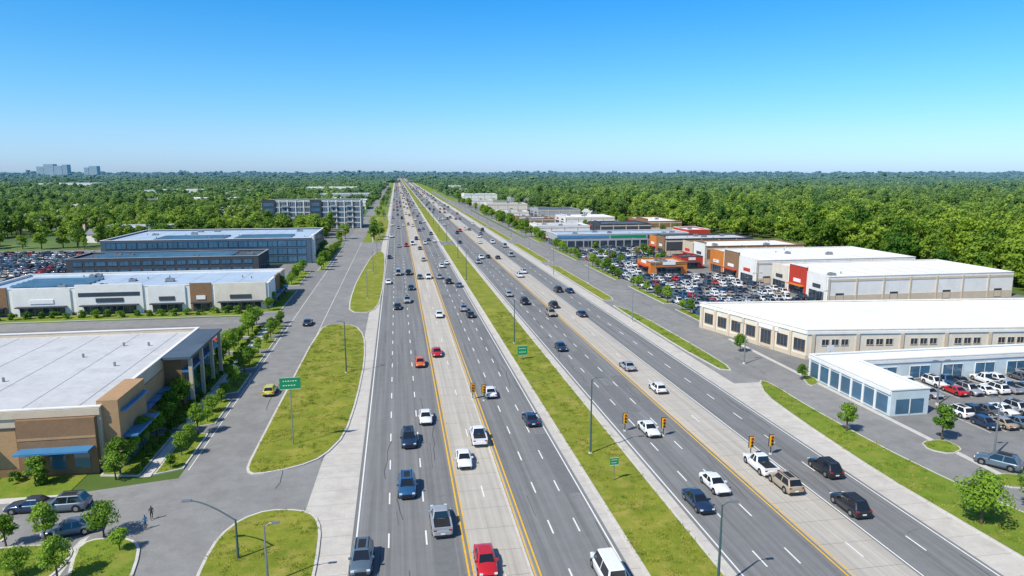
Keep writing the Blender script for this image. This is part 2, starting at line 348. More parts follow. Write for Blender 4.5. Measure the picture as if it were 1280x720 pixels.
# ------------------------------------------------------------ vehicles
def ringpts(hw,yf,yr,z):
    ym=(yf+yr)/2; c=.16
    return [(-hw*.86,yf,z),(hw*.86,yf,z),(hw,yf-c,z),(hw,ym+.06,z),(hw,ym-.06,z),(hw,yr+c,z),(hw*.86,yr,z),(-hw*.86,yr,z),(-hw,yr+c,z),(-hw,ym-.06,z),(-hw,ym+.06,z),(-hw,yf-c,z)]
KIND={'sedan':(4.85,1.88,1.46,.95,1.05,-1.75,.30,-1.05),
 'hatch':(4.3,1.82,1.52,.97,1.0,-1.95,.35,-1.45),
 'suv':(4.9,2.0,1.80,1.10,1.15,-2.3,.50,-1.85),
 'van':(5.6,2.05,2.25,1.20,1.85,-2.70,1.15,-2.5),
 'pickup':(5.8,2.05,1.88,1.12,1.25,-.75,.60,-.50)}
CM={}
def car_mesh(kind,paint):
    if (kind,paint) in CM: return CM[(kind,paint)]
    L,W,HR,BZ,byf,byr,ryf,ryr=KIND[kind]; w=W/2
    V=[];F=[];MI=[];SM=[]
    def add(nf,mi,sm=False):
        while len(MI)<len(F): MI.append(mi);SM.append(sm)
    hood=BZ-.06 if kind in('suv','van','pickup') else BZ-.05
    tail=BZ+.02
    st=[(-.5,.80,tail-.28,.42),(-.487,.92,tail-.06,.30),(-.46,.97,tail,.27),(-.36,1,tail+.01,.22),(-.2,1,BZ,.2),(0,1,BZ,.2),(.2,1,BZ-.01,.2),(.32,.985,hood-.02,.2),(.42,.95,hood-.10,.24),(.475,.88,hood-.20,.28),(.495,.78,hood-.34,.40)]
    n=11
    for t,wf,zt,zb in st:
        ww=w*wf; y=t*L
        V+=[(-ww*.90,y,zb),(-ww,y,zb+.16),(-ww,y,zt-.2),(-ww*.95,y,zt-.07),(-ww*.8,y,zt),(0,y,zt+.035),(ww*.8,y,zt),(ww*.95,y,zt-.07),(ww,y,zt-.2),(ww,y,zb+.16),(ww*.90,y,zb)]
    for s in range(len(st)-1):
        for i in range(n-1):
            a=s*n+i; F.append((a,a+1,a+1+n,a+n))
        F.append((s*n+n-1,s*n,s*n+n,s*n+2*n-1))
    add(0,0,True)
    F.append(tuple(range(n))[::-1]); b=(len(st)-1)*n; F.append(tuple(range(b,b+n))); add(0,0)
    b=len(V); V+=ringpts(w*.90,byf,byr,BZ-.04)+ringpts(w*.72,ryf,ryr,HR-.07)
    for i in range(12):
        j=(i+1)%12; F.append((b+j,b+i,b+12+i,b+12+j)); MI.append(1 if i%2==0 else 0); SM.append(False)
    c=len(V); V+=ringpts(w*.64,ryf-.10,ryr+.10,HR)
    for i in range(12):
        j=(i+1)%12; F.append((b+12+j,b+12+i,c+i,c+j))
    F.append(tuple(range(c,c+12))[::-1]); add(0,0)
    boxv(V,F,-w*.86,-L*.5-.03,.30,w*.86,-L*.46,.50); boxv(V,F,-w*.72,L*.46,.28,w*.72,L*.5+.02,.46); add(0,3)
    boxv(V,F,-w*.5,L*.485,.50,w*.5,L*.5+.012,hood-.36+.02); add(0,3)
    boxv(V,F,-w*1.005,-L*.22,.20,w*1.005,L*.2,.31); add(0,3)
    for s in(-1,1):
        x0,x1=sorted((s*w*.55,s*w*.86)); boxv(V,F,x0,L*.468,hood-.33,x1,L*.492,hood-.19); add(0,4)
        x0,x1=sorted((s*w*.58,s*w*.90)); boxv(V,F,x0,-L*.497,tail-.26,x1,-L*.47,tail-.08); add(0,5)
        x0,x1=sorted((s*w*.90,s*(w+.17))); boxv(V,F,x0,byf-.42,BZ-.02,x1,byf-.22,BZ+.15); add(0,0)
    boxv(V,F,-.22,-L*.5-.035,.54,.22,-L*.5+.02,.68); add(0,4)
    for sy in(L*.315,-L*.30):
        for s in(-1,1):
            r=.35 if kind in('sedan','hatch') else .40
            cyl(V,F,(s*(w-.10),sy,r+.03),(s*(w+.008),sy,r+.03),r+.07,r+.07,16); add(0,3)
            cyl(V,F,(s*(w-.24),sy,r),(s*(w+.02),sy,r),r,r*.97,16); add(0,2)
            cyl(V,F,(s*(w),sy,r),(s*(w+.03),sy,r),r*.62,r*.55,10); add(0,6)
    if kind=='pickup':
        zt=BZ+.02
        boxv(V,F,-w*.80,-L*.47,zt,w*.80,-.84,zt+.05); add(0,3)
        for x0,x1 in((-w*.96,-w*.8),(w*.8,w*.96)): boxv(V,F,x0,-L*.485,zt-.1,x1,-.80,zt+.14)
        boxv(V,F,-w*.95,-L*.495,zt-.15,w*.95,-L*.47,zt+.13); add(0,0)
    if kind in('suv',):
        for s in(-1,1): boxv(V,F,s*w*.58-.03,ryr+.1,HR+.0,s*w*.58+.03,ryf-.2,HR+.06)
        boxv(V,F,-w*.35,ryr+.5,HR+.001,w*.35,ryf-.35,HR+.012); add(0,3)
    me=bpy.data.meshes.new('car_'+kind+'_'+paint); me.from_pydata(V,[],F)
    for m in(PAINT[paint],CGLASS,RUBBER,PLAST,LAMPW,LAMPR,HUB): me.materials.append(m)
    me.polygons.foreach_set('material_index',MI); me.polygons.foreach_set('use_smooth',SM); me.update()
    CM[(kind,paint)]=me; return me
NAMES={'sedan':'sedan_car','hatch':'hatchback_car','suv':'suv_car','van':'van','pickup':'pickup_truck'}
def car(x,y,kind='sedan',paint='white',rot=0,s=1.16,z=.055,parked=False):
    o=bpy.data.objects.new(('parked_' if parked else '')+NAMES[kind],car_mesh(kind,paint)); COL.objects.link(o)
    o.location=(x,y,z); o.rotation_euler[2]=math.radians(rot); o.scale=(s,s,s); return o
placed=[]
for u,v,k,p,r in [(453,706,'suv','steel',180),(551,657,'pickup','silver',0),(509,614,'suv','blue',180),(511,554,'suv','navy',180),(532,526,'sedan','white',180),(580,579,'sedan','white',180),
 (598,550,'pickup','white',0),(607,708,'sedan','red',180),(760,722,'van','white',0),(663,528,'sedan','navy',0),(612,494,'sedan','white',0),(525,457,'hatch','orange',180),(546,444,'sedan','red',180),
 (811,541,'sedan','white',180),(872,632,'sedan','navy',180),(893,610,'sedan','white',180),(950,586,'pickup','white',0),(981,609,'suv','tan',0),(1031,590,'suv','black',0),(1062,637,'suv','black',0),
 (784,461,'sedan','silver',0),(822,489,'hatch','white',0),(701,437,'sedan','navy',180),(514,362,'sedan','navy',180),(509,378,'suv','silver',180),(497,386,'sedan','black',180),(588,396,'sedan','black',0),(579,388,'suv','silver',0),(656,380,'suv','black',180),(727,395,'sedan','navy',0),(1247,583,'suv','steel',35),(338,492,'hatch','yellow',0),(385,406,'sedan','navy',0),(88,667,'sedan','steel',100),
 (40,638,'sedan','navy',90),(82,637,'suv','steel',90),(276,428,'sedan','red',90)]:
    x,y=at(u,v); car(x,y,k,p,r+R.uniform(-1.5,1.5)); placed.append((x,y))
pal=['white']*6+['silver']*3+['black']*3+['navy']*2+['grey']*2+['red']+['blue','steel','tan']
lanes=[(-4,180),(0.1,180),(4.3,180),(8.5,180),(11.7,180),(15.5,0),(18.7,0),(21.8,0),(36.6,180),(40.3,180),(44,180),(48,0),(51.6,0),(55.5,0),(59.6,0)]
for x,r in lanes:
    y=185+R.uniform(0,100)
    while y<2000:
        if all(abs(x-a)>2.4 or abs(y-b)>12 for a,b in placed):
            car(x+R.uniform(-.4,.4),y,R.choice(['sedan','sedan','suv','suv','hatch','pickup','van']),R.choice(pal),r)
        y+=R.uniform(40,160) if y<600 else R.uniform(50,160)
def carrow(x0,x1,y,fill=.7,rot=0,far=False,w=2.9):
    if not far: stalls(x0-w/2,x1+w/2,y,w)
    x=x0
    while x<=x1:
        if R.random()<fill:
            car(x,y+R.uniform(-.3,.3),R.choice(['sedan','sedan','suv','suv','hatch','pickup']),R.choice(pal),rot+R.choice([0,180])+R.uniform(-2,2),1.08,.05,True)
        x+=w
for y,f in((94,.75),(99.5,.9),(110,.9),(115.5,.85)): carrow(96,150,y,f)
carrow(88,134,181,.9);carrow(88,134,187,.9)
for y in(199,205,216,222,233,239,250,256): carrow(89,134 if y<234 else 130,y,.92)
for y in(263,273,279): carrow(88,101,y,.9)
for y in(292,298,309,315,326,332,343,349,358): carrow(90,132,y,.88)
for y in(410,416,428,434,490,496,508,575,581,593,599,680,686,700): carrow(92,160,y,.85,far=True)
for y in(233,239,249,255,265,271,281,287,297,303,313,319,329,335,345,351,361,367,377,383): carrow(-345,-137,y,.82,far=True)
for y in(110,116,128,134,146,152,164,170,182,188): carrow(-200,-130,y,.6,far=True)
carrow(-125,-50,262,.7);carrow(-125,-50,268,.6);carrow(-125,-50,280,.6);carrow(-118,-48,392,.7);carrow(-118,-48,398,.7);carrow(-118,-48,420,.6);carrow(-118,-48,440,.6)
V=[];F=[]
for a,b,c,d in STALL:
    q=len(V); V+=[(a,b,.044),(c,b,.044),(c,d,.044),(a,d,.044)]; F.append((q,q+1,q+2,q+3))
mkobj('parking_stall_lines',V,F,[WHITE])
# ------------------------------------------------------------ buildings
class Bld:
    def __init__(s,name,pts,h,wall,roof,cap=WHITEW,units=4,seed=1,par=.8):
        s.M=Multi(name); s.pts=ccw(pts); s.h=h; M=s.M; P=s.pts; inn=inset(P,.35); n=len(P)
        V,F,_=M.g('walls',wall)
        for a,z in((P,0),(P,h),(inn,h),(inn,h-par-.1)): V+=[(x,y,z) for x,y in a]
        for q in range(3):
            for i in range(n):
                j=(i+1)%n; F.append((q*n+i,q*n+j,(q+1)*n+j,(q+1)*n+i))
        V,F,_=M.g('roof',roof); V+=[(x,y,h-par) for x,y in inset(P,.30)]; F.append(tuple(range(n)))
        o=inset(P,-.12); i2=inset(P,.45); V,F,_=M.g('parapet_cap',cap)
        for a,z in((o,h-.12),(o,h+.06),(i2,h+.06),(i2,h-.12)): V+=[(x,y,z) for x,y in a]
        for q in range(4):
            for i in range(n):
                j=(i+1)%n; k=(q+1)%4; F.append((q*n+i,q*n+j,k*n+j,k*n+i))
        r=random.Random(seed)
        xs=[p[0] for p in P];ys=[p[1] for p in P]; 
        x=min(xs)+4
        while x<max(xs)-3 and n==4 and units>0 and abs(P[0][1]-P[1][1])<.01:
            M.box('roof_seam',METAL,x,min(ys)+1.2,h-par,x+.10,max(ys)-1.2,h-par+.02); x+=7.5
        for _ in range(units):
            for t in range(30):
                x=r.uniform(min(xs)+5,max(xs)-5);y=r.uniform(min(ys)+4,max(ys)-4)
                if s.inside(x,y,3.2): break
            else: continue
            a,b,c=r.uniform(.8,1.5),r.uniform(.6,1.0),r.uniform(.7,1.2)
            z=h-par
            M.box('rooftop_unit',METAL,x-a,y-b,z+.15,x+a,y+b,z+c)
            M.box('rooftop_unit_base',DARK,x-a-.15,y-b-.15,z,x+a+.15,y+b+.15,z+.15)
            M.cyl('rooftop_unit_fan',DARK,(x-a*.4,y,z+c),(x-a*.4,y,z+c+.16),b*.55,b*.55,n=12)
        for _ in range(units):
            x=r.uniform(min(xs)+4,max(xs)-4);y=r.uniform(min(ys)+3,max(ys)-3)
            if s.inside(x,y,2): M.cyl('roof_vent',METAL,(x,y,h-par),(x,y,h-par+.7),.22,.22,n=8)
    def inside(s,x,y,m):
        P=s.pts;n=len(P);c=pinside(P,x,y)
        for i in range(n):
            (x1,y1),(x2,y2)=P[i],P[(i+1)%n]
            d=Vector((x2-x1,y2-y1)).normalized()
            t=max(0,min((Vector((x2-x1,y2-y1))).length,Vector((x-x1,y-y1)).dot(d)))
            if (Vector((x1,y1))+d*t-Vector((x,y))).length<m: return False
        return c
    def wlen(s,i):
        p,q=s.pts[i],s.pts[(i+1)%len(s.pts)]; return math.hypot(q[0]-p[0],q[1]-p[1])
    def wb(s,i,part,m,u0,u1,z0,z1,d,d0=-.1):
        p,q=Vector(s.pts[i]),Vector(s.pts[(i+1)%len(s.pts)]); t=(q-p).normalized(); nn=Vector((t.y,-t.x))
        a=p+t*u0;b=p+t*u1
        s.M.prism(part,m,ccw([tuple(a+nn*d),tuple(b+nn*d),tuple(b+nn*d0),tuple(a+nn*d0)]),z0,z1)
    def windows(s,i,u0,u1,n,z0,z1,gm=None,frac=.7,frame=DARK,mull=2):
        w=(u1-u0)/n
        for k in range(n):
            a=u0+w*(k+.5-frac/2);b=a+w*frac
            s.wb(i,'window_glass',gm or GLASS,a,b,z0,z1,.04)
            f=.09
            s.wb(i,'window_frame',frame,a-f,b+f,z1,z1+f,.12); s.wb(i,'window_sill',frame,a-f,b+f,z0-f,z0,.16)
            s.wb(i,'window_frame',frame,a-f,a,z0,z1,.117); s.wb(i,'window_frame',frame,b,b+f,z0,z1,.117)
            for j in range(1,mull):
                c=a+(b-a)*j/mull; s.wb(i,'window_mullion',frame,c-.04,c+.04,z0,z1,.09)
    def shopfront(s,i,u0,u1,z1=3.4,aw=None,sign=None,pier=None,ph=None,top=None):
        """glazed shop bay with mullions, awning, sign band and raised parapet"""
        L=u1-u0
        if pier: s.wb(i,'facade_bay',pier,u0+.2,u1-.2,0,ph or s.h+.8,.35,-.3)
        o=.35 if pier else 0
        s.wb(i,'shop_glass',GLASS,u0+L*.12,u1-L*.12,.3,z1,o+.04)
        nm=max(2,int(L*.76/1.8))
        for k in range(nm+1):
            c=u0+L*.12+L*.76*k/nm; s.wb(i,'shop_mullion',METAL,c-.05,c+.05,.3,z1,o+.10)
        s.wb(i,'shop_base',DARK,u0+L*.12,u1-L*.12,0,.3,o+.07)
        if aw: s.wb(i,'awning',aw,u0+L*.08,u1-L*.08,z1+.05,z1+.35,o+1.5)
        if sign: s.wb(i,'shop_sign',sign,u0+L*.3,u1-L*.3,z1+1.1,z1+2.3,o+.18)
        if top: s.wb(i,'cornice',top,u0,u1,(ph or s.h+.8),(ph or s.h+.8)+.3,o+.2,-.5)
    def done(s): return s.M.done()
# B1 : foreground store on the left
b=Bld('retail_store_building',rect(-125,100,-42,150),9.6,TAN2,ROOFG,cap=WHITEW,units=16,seed=11)
b.wb(0,'stone_base',BROWN,0,83,0,1.1,.12)
b.wb(0,'brick_band',TAN,0,72,1.1,6.9,.07)
b.wb(0,'cornice',TAN2,0,83,8.4,9.4,.25)
b.wb(0,'trim',DARK,0,72,6.9,7.1,.2)
for k in range(7):
    u=3+k*9.6
    b.wb(0,'pilaster',TAN2,u-.6,u+.6,0,8.4,.35)
    b.windows(0,u+1.2,u+8.2,1,1.3,4.2,GLASSB,.92,DARK,5)
    b.wb(0,'awning',BLUE,u+.9,u+8.5,4.5,4.75,1.7)
b.wb(0,'corner_block',BROWN,72.5,82.5,0,8.3,.9)
for k in range(3): b.wb(0,'corner_window',GLASSB,73.3+k*3.1,75.3+k*3.1,1.0,3.5,.95,.85); b.wb(0,'corner_window_trim',WHITEW,73.1+k*3.1,75.5+k*3.1,3.5,3.7,1.0,.85)
b.wb(0,'awning',BLUE,72.8,82.2,4.0,4.25,3.0,.9)
b.wb(0,'brick_course',TAN,72.5,82.5,5.4,5.7,.96,.85)
b.wb(1,'stone_base',BROWN,0,50,0,1.0,.12)
b.wb(1,'pavilion',TAN,.5,11,0,10.2,2.2,-.6)
b.wb(1,'pavilion_glass',GLASSB,2,9.5,.4,4.0,2.25,2.1)
b.wb(1,'awning',BLUE,1.2,10.4,4.4,4.7,4.2,2.1)
b.wb(1,'awning',BLUE,1.2,10.4,8.3,8.5,3.0,2.1)
for u in (2,4.5,7,9.5): b.wb(1,'pavilion_mullion',METAL,u-.07,u+.07,.4,4.0,2.34,2.1)
b.wb(1,'brick_band',TAN,11.5,26,1.0,7.4,.25)
for k in range(3):
    b.windows(1,12.2+k*4.7,16.4+k*4.7,1,1.2,3.8,GLASS,.8,DARK,3); b.wb(1,'awning',BLUE,12.2+k*4.7,16.4+k*4.7,4.2,4.4,1.6)
b.wb(1,'entrance_block',BROWN,26.5,47,0,9.0,3.0,-.3)
b.wb(1,'entrance_glass',GLASSB,28.5,45,.2,6.3,3.08,2.9)
for k in range(10): b.wb(1,'entrance_mullion',METAL,28.5+k*1.83-.06,28.5+k*1.83+.06,.2,6.3,3.18,2.9)
b.wb(1,'entrance_mullion',METAL,28.5,45,3.2,3.35,3.17,2.9)
b.wb(1,'canopy',ROOFD,25.5,48,9.15,9.6,5.0,.0)
b.wb(1,'canopy_fascia',BLUE,26.5,47,6.5,6.9,4.6,3.0)
for u in(26.5,33.5,40.5,46.8): b.wb(1,'canopy_column',TAN2,u-.3,u+.3,0,9.15,4.9,4.3)
b.done()
# B2
b=Bld('strip_mall_building',rect(-122,218,-40,250),8.2,WHITEW,ROOFB,units=6,seed=8)
b.wb(0,'base',BROWN,0,82,0,.8,.1)
for k,(u0,u1,m,sg,ph) in enumerate([(1,9,BROWN,None,8.6),(10,26,WHITEW,SIGNW,7.9),(27,46,WHITEW,DARK,9.0),(47,58,WHITEW,DARK,7.9),(59,65.5,BROWN,SIGNW,8.7),(66,81.5,CREAM,DARK,8.5)]):
    b.shopfront(0,u0,u1,2.6,DARK,sg,m,ph)
b.wb(0,'long_window_band',GLASS,28,45,5.4,6.6,.42)
for k in range(3): b.shopfront(1,2+k*9.5,10.5+k*9.5,3.0,BLUE,None,[WHITEW,BROWN,TAN2][k],8.6)
b.done()
b=Bld('dark_office_building',rect(-132,298,-58,322),7.5,DARK,ROOFD,cap=GREYW,units=5,seed=3)
b.windows(0,2,72,16,1.0,3.0,GLASSB,.8); b.windows(0,2,72,16,4.4,6.2,GLASSB,.8); b.windows(1,1,23,5,1,3.2,GLASSB,.8); b.done()
b=Bld('office_building',rect(-130,327,-40,385),12,DBLUE,ROOFB,cap=WHITEW,units=8,seed=4)
for z in(1,4.6,8.2): b.windows(0,2,88,20,z,z+2.6,GLASSB,.92); b.windows(1,2,56,13,z,z+2.6,GLASSB,.92)
b.wb(1,'entrance_block',WHITEW,2,8,0,13,1.2); b.done()
def solar(x0,y0,x1,y1,z):
    M=Multi('solar_array'); y=y0
    while y<y1:
        V,F,_=M.g('solar_panels',GLASSB); q=len(V); V+=[(x0,y,z+.2),(x1,y,z+.2),(x1,y+1.6,z+.75),(x0,y+1.6,z+.75)]; F.append((q,q+1,q+2,q+3))
        M.box('panel_rail',METAL,x0,y+1.5,z,x1,y+1.62,z+.7); y+=3.2
    M.done()
solar(-110,332,-80,350,11.2); solar(-75,332,-50,350,11.2); solar(-116,225,-95,240,7.4); solar(-125,304,-70,318,6.7)
b=Bld('apartment_building',rect(-98,530,-27,560),21,DARK,ROOFB,cap=WHITEW,units=5,seed=6)
for f in range(5):
    z=1+f*4
    b.windows(0,1,70,18,z,z+2.5,GLASSB,.66,WHITEW,2); b.wb(0,'floor_band',WHITEW,0,71,z+3.0,z+3.5,.3)
    b.windows(1,1,29,7,z,z+2.5,GLASSB,.66,WHITEW,2); b.wb(1,'floor_band',WHITEW,0,30,z+3.0,z+3.5,.3)
for k in range(13): b.wb(0,'pier',WHITEW,k*5.85,k*5.85+.6,0,21,.6)
b.wb(0,'dark_bay',DARK,0,9,0,22,.9); b.wb(0,'dark_bay',DARK,34,42,0,22,.9)
for f in range(5): b.wb(0,'bay_window',GLASSB,1,8,1+f*4,3.4+f*4,.96,.8); b.wb(0,'bay_window',GLASSB,35,41,1+f*4,3.4+f*4,.96,.8)
for k in (1,4,5):
    for f in range(1,5): b.wb(0,'balcony',GREYW,k*11.7+2,k*11.7+7,f*4+.4,f*4+1.4,1.4,.1)
b.done()
for i,(x0,y0,x1,y1,h,w) in enumerate([(-110,640,-45,680,9,WHITEW),(-190,470,-150,500,7,TAN2),(-300,560,-245,590,8,GREYW),(-170,700,-120,735,8,CREAM),(-95,800,-35,850,10,WHITEW),(-480,760,-410,810,9,CREAM),(-260,900,-200,940,10,WHITEW),(-110,1000,-40,1060,11,GREYW),(-420,1250,-330,1310,12,WHITEW),(-180,1400,-80,1470,12,WHITEW),(-900,1900,-760,1990,14,WHITEW)]):
    b=Bld('commercial_building',rect(x0,y0,x1,y1),h,w,[ROOFW,ROOFB,ROOFG][i%3],units=4,seed=20+i)
    b.windows(0,1,x1-x0-1,10,.8,3.2,GLASS,.8); b.windows(1,1,y1-y0-1,5,.8,3.2,GLASS,.8); b.done()
# right side: big white warehouse store
b=Bld('warehouse_store_building',[(81,172),(90.5,137),(185,126.6),(185,162)],6.9,CREAM,ROOFW,cap=WHITEW,units=0,seed=9,par=.5)
P=b.pts
iw=[i for i in range(4) if abs(b.wlen(i)-math.hypot(9.5,35))<.3][0]; ifr=(iw+1)%4
if not (b.pts[ifr][1]<140 and b.pts[(ifr+1)%4][1]<140): ifr=(iw-1)%4
Lw=b.wlen(iw)
b.wb(iw,'plinth',TAN2,0,Lw,0,1,.12); b.wb(iw,'cornice',WHITEW,0,Lw,5.9,6.5,.25)
for k in range(7):
    u=.8+k*5.1; b.wb(iw,'pilaster',TAN2,u,u+.7,0,5.9,.3); b.windows(iw,u+1,u+4.8,1,1.8 if k!=4 else .3,4.4,GLASS,.8,BROWN,3)
b.wb(iw,'store_sign_board',SIGNW,21,28,4.8,5.8,.25)
b.wb(ifr,'plinth',TAN2,0,90,0,1,.12); b.wb(ifr,'cornice',WHITEW,0,95,5.9,6.5,.25)
for k in range(9):
    u=1+k*10.4; b.wb(ifr,'pilaster',TAN2,u,u+.8,0,5.9,.3)
    b.windows(ifr,u+2.2,u+9,3,3.3,4.6,GLASS,.7,TAN2,2)
b.done()
b=Bld('car_showroom_building',[(83.6,101),(91,101),(91,119),(165,119),(165,125.2),(83.6,125.2)],4.8,PBLUE,ROOFW,cap=WHITEW,units=0,seed=2,par=.4)
wi=[i for i in range(6) if abs(b.wlen(i)-24.2)<.1 and b.pts[i][0]<84][0]
for k in range(7): b.wb(wi,'glass_bay',GLASSB,.8+k*3.3,3.6+k*3.3,.4,3.4,.06); b.wb(wi,'bay_frame',WHITEW,.3+k*3.3,.8+k*3.3,0,3.8,.2)
b.wb(wi,'white_band',WHITEW,0,24.1,3.9,4.5,.25)
for i in range(6):
    if i!=wi and b.wlen(i)<8: b.wb(i,'glass_bay',GLASSB,1,b.wlen(i)-1,.4,3.0,.05); b.wb(i,'mullion',WHITEW,b.wlen(i)/2-.08,b.wlen(i)/2+.08,.4,3.0,.12)
    if abs(b.wlen(i)-74)<.1: b.windows(i,2,40,5,.5,3.0,GLASSB,.6,WHITEW); b.wb(i,'white_band',WHITEW,0,74,3.9,4.5,.2)
b.done()
def store(name,x0,y0,x1,y1,h,wall,roof,accents,seed,units=4):
    b=Bld(name,rect(x0,y0,x1,y1),h,wall,roof,cap=wall,units=units,seed=seed,par=.6)
    L=y1-y0; n=len(accents); w=L/n
    for k,(pm,sg,aw) in enumerate(accents):
        b.shopfront(3,k*w+.4,(k+1)*w-.4,3.2,aw,sg,pm,h+(1.4 if k%2 else .3),wall if k%2 else None)
    L0=x1-x0; n0=max(3,int(L0/9))
    for k in range(n0): b.wb(0,'pilaster',TAN2,k*L0/n0,k*L0/n0+.5,0,h-.6,.25)
    b.wb(0,'base',TAN2,0,L0,0,2.4,.1); b.wb(0,'wall_band',TAN2,0,L0,h-1.6,h-.9,.12)
    for k in range(0,n0,2): b.windows(0,2+k*L0/n0,6.5+k*L0/n0,1,.3,3.0,GLASS,.6)
    b.done()
store('department_store_building',137,198,206,232,8.6,WHITEW,ROOFW,[(CREAM,DARK,None),(RED,SIGNW,ORANGE),(WHITEW,DARK,None)],31,1)
store('department_store_building',133,236,200,275,9.2,WHITEW,ROOFW,[(ORANGE,SIGNW,None),(BROWN,SIGNW,RED),(WHITEW,RED,None)],38,2)
store('shop_row_building',139,292,188,318,8.5,BROWN,ROOFW,[(TAN2,RED,RED),(WHITEW,DARK,None)],32,2)
store('shop_row_building',134,328,182,350,8.5,DARK,ROOFG,[(ORANGE,SIGNW,RED),(BROWN,SIGNW,None)],33,3)
b=Bld('restaurant_building',rect(103,267,119,283),5.0,ORANGE,ROOFG,cap=BROWN,units=3,seed=34); b.shopfront(0,1,15,2.8,DARK,SIGNW); b.shopfront(3,1,15,2.8,RED,SIGNW); b.wb(0,'band',BROWN,0,16,4.1,4.7,.15); b.done()
b=Bld('restaurant_building',rect(122,280,132,290),5.5,RED,ROOFD,cap=DARK,units=1,seed=35); b.shopfront(0,1,9,2.8,DARK,SIGNW); b.done()
b=Bld('garden_centre_building',rect(88,372,166,396),7.5,GREYW,ROOFB,cap=WHITEW,units=5,seed=36)
b.wb(0,'blue_fascia',BLUE,0,30,5.2,6.6,.2); b.wb(0,'green_fascia',SIGNG,31,52,5.2,6.6,.2); b.wb(0,'dark_fascia',DARK,53,78,4.6,6.6,.2)
b.windows(0,1,77,16,.4,3.6,GLASS,.8); b.windows(3,1,23,4,.4,3.6,GLASS,.8); b.done()
b=Bld('shop_sign_wall_building',rect(166.6,374,180,396),9,RED,ROOFW,cap=WHITEW,units=1,seed=3); b.shopfront(0,1,12,3.2,DARK,SIGNW); b.done()
for i,(x0,y0,x1,y1,h,w) in enumerate([(92,446,128,474,6.5,WHITEW),(136,448,172,478,7,DARK),(94,528,122,552,6,BROWN),(130,522,170,556,7,WHITEW),(92,622,120,645,6,WHITEW),(128,618,168,656,8,GREYW),(96,735,140,765,8,CREAM),(178,470,204,520,7,BROWN),(92,860,120,885,7,WHITEW),(150,905,185,935,8,GREYW),(100,1030,150,1075,9,WHITEW),(120,1290,180,1340,10,GREYW),(110,1550,200,1610,11,WHITEW),(420,700,450,722,8,WHITEW),(620,1000,680,1040,10,WHITEW)]):
    store('shop_row_building',x0,y0,x1,y1,h,w,[ROOFG,ROOFD,ROOFB,ROOFW][i%4],[(w,[RED,DARK,BLUE][k%3],None) for k in range(2)],50+i,3)
MAT_H=mat('hazy_facade',(.26,.40,.50),.8,.05,.01)  # pale blue imitates distance haze, painted into the tower colour
for (x0,x1,h) in((-2515,-2470,80),(-2468,-2405,97),(-2402,-2350,86),(-2347,-2315,94),(-2205,-2175,74),(-2172,-2120,84)):
    b=Bld('distant_office_tower',rect(x0,5400,x1,5460),h,MAT_H,MAT_H,cap=MAT_H,units=0); b.windows(0,3,x1-x0-3,6,10,h-8,GREYW,.5); b.done()
# ------------------------------------------------------------ trees
def tree_mesh(name,seed,h,cr,ncl,nl,leaf,lm,trunk=True,low=.3,limbs=6):
    rs=np.random.RandomState(seed); V=[];F=[]
    th=h*low
    if trunk:
        cyl(V,F,(0,0,-.1),(rs.uniform(-.1,.1),0,th+h*.1),h*.022+.04,h*.014+.02,7)
        cyl(V,F,(0,0,th+h*.05),(rs.uniform(-.2,.2),.1,h*.85),h*.014+.02,.02,6)
    nb=len(F)
    cs=[]
    for i in range(ncl):
        a=rs.uniform(0,2*math.pi); t=rs.uniform(0,1)**.8; z=th+(h-th)*(.12+.80*t)
        prof=math.sin(math.pi*min(1,.18+.78*t))**.6
        r=cr*prof*rs.uniform(.25,.85); cs.append((r*math.cos(a),r*math.sin(a),z,cr*rs.uniform(.24,.42)))
    if trunk:
        for i in range(min(limbs,ncl)):
            c=cs[i]; cyl(V,F,(0,0,th*rs.uniform(.75,1.25)),(c[0],c[1],c[2]),h*.009+.015,.012,5)
        nb=len(F)
    for cx,cy,cz,rc in cs:
        k=max(4,int(nl))
        d=rs.normal(size=(k,3)); d/=np.linalg.norm(d,axis=1)[:,None]
        rr=rc*rs.uniform(.55,1.08,size=(k,1)); p=np.array([cx,cy,cz])+d*rr*np.array([1.15,1.15,.8])
        nrm=d+rs.normal(size=(k,3))*.55+np.array([0,0,.3]); nrm/=np.linalg.norm(nrm,axis=1)[:,None]
        u=np.cross(nrm,rs.normal(size=(k,3))); u/=np.linalg.norm(u,axis=1)[:,None]; v=np.cross(nrm,u)
        s=leaf*rs.uniform(.6,1.25,size=(k,1))
        for q in range(k):
            b=len(V); 
            V.append(tuple(p[q]-u[q]*s[q])); V.append(tuple(p[q]-v[q]*s[q]*.6)); V.append(tuple(p[q]+u[q]*s[q])); V.append(tuple(p[q]+v[q]*s[q]*.6)); F.append((b,b+1,b+2,b+3))
    me=bpy.data.meshes.new(name); me.from_pydata(V,[],F); me.materials.append(BARK); me.materials.append(lm)
    me.polygons.foreach_set('material_index',[0]*nb+[1]*(len(F)-nb)); me.update(); return me
street=[tree_mesh('street_tree_mesh',s,4.4+.35*(s%3),1.45+.22*(s%4),34,75,.16,LEAF) for s in range(7)]
shrubm=[tree_mesh('shrub_mesh',40+s,1.1,.8,12,40,.12,SHRUB,False,.0) for s in range(3)]
def tree(x,y,s=1,name='street_tree',ms=street,z=.1):
    o=bpy.data.objects.new(name,R.choice(ms)); COL.objects.link(o); o.location=(x,y,z); o.rotation_euler[2]=R.uniform(0,6.28); k=s*R.uniform(.88,1.14); o.scale=(k,k,k*R.uniform(.9,1.15))
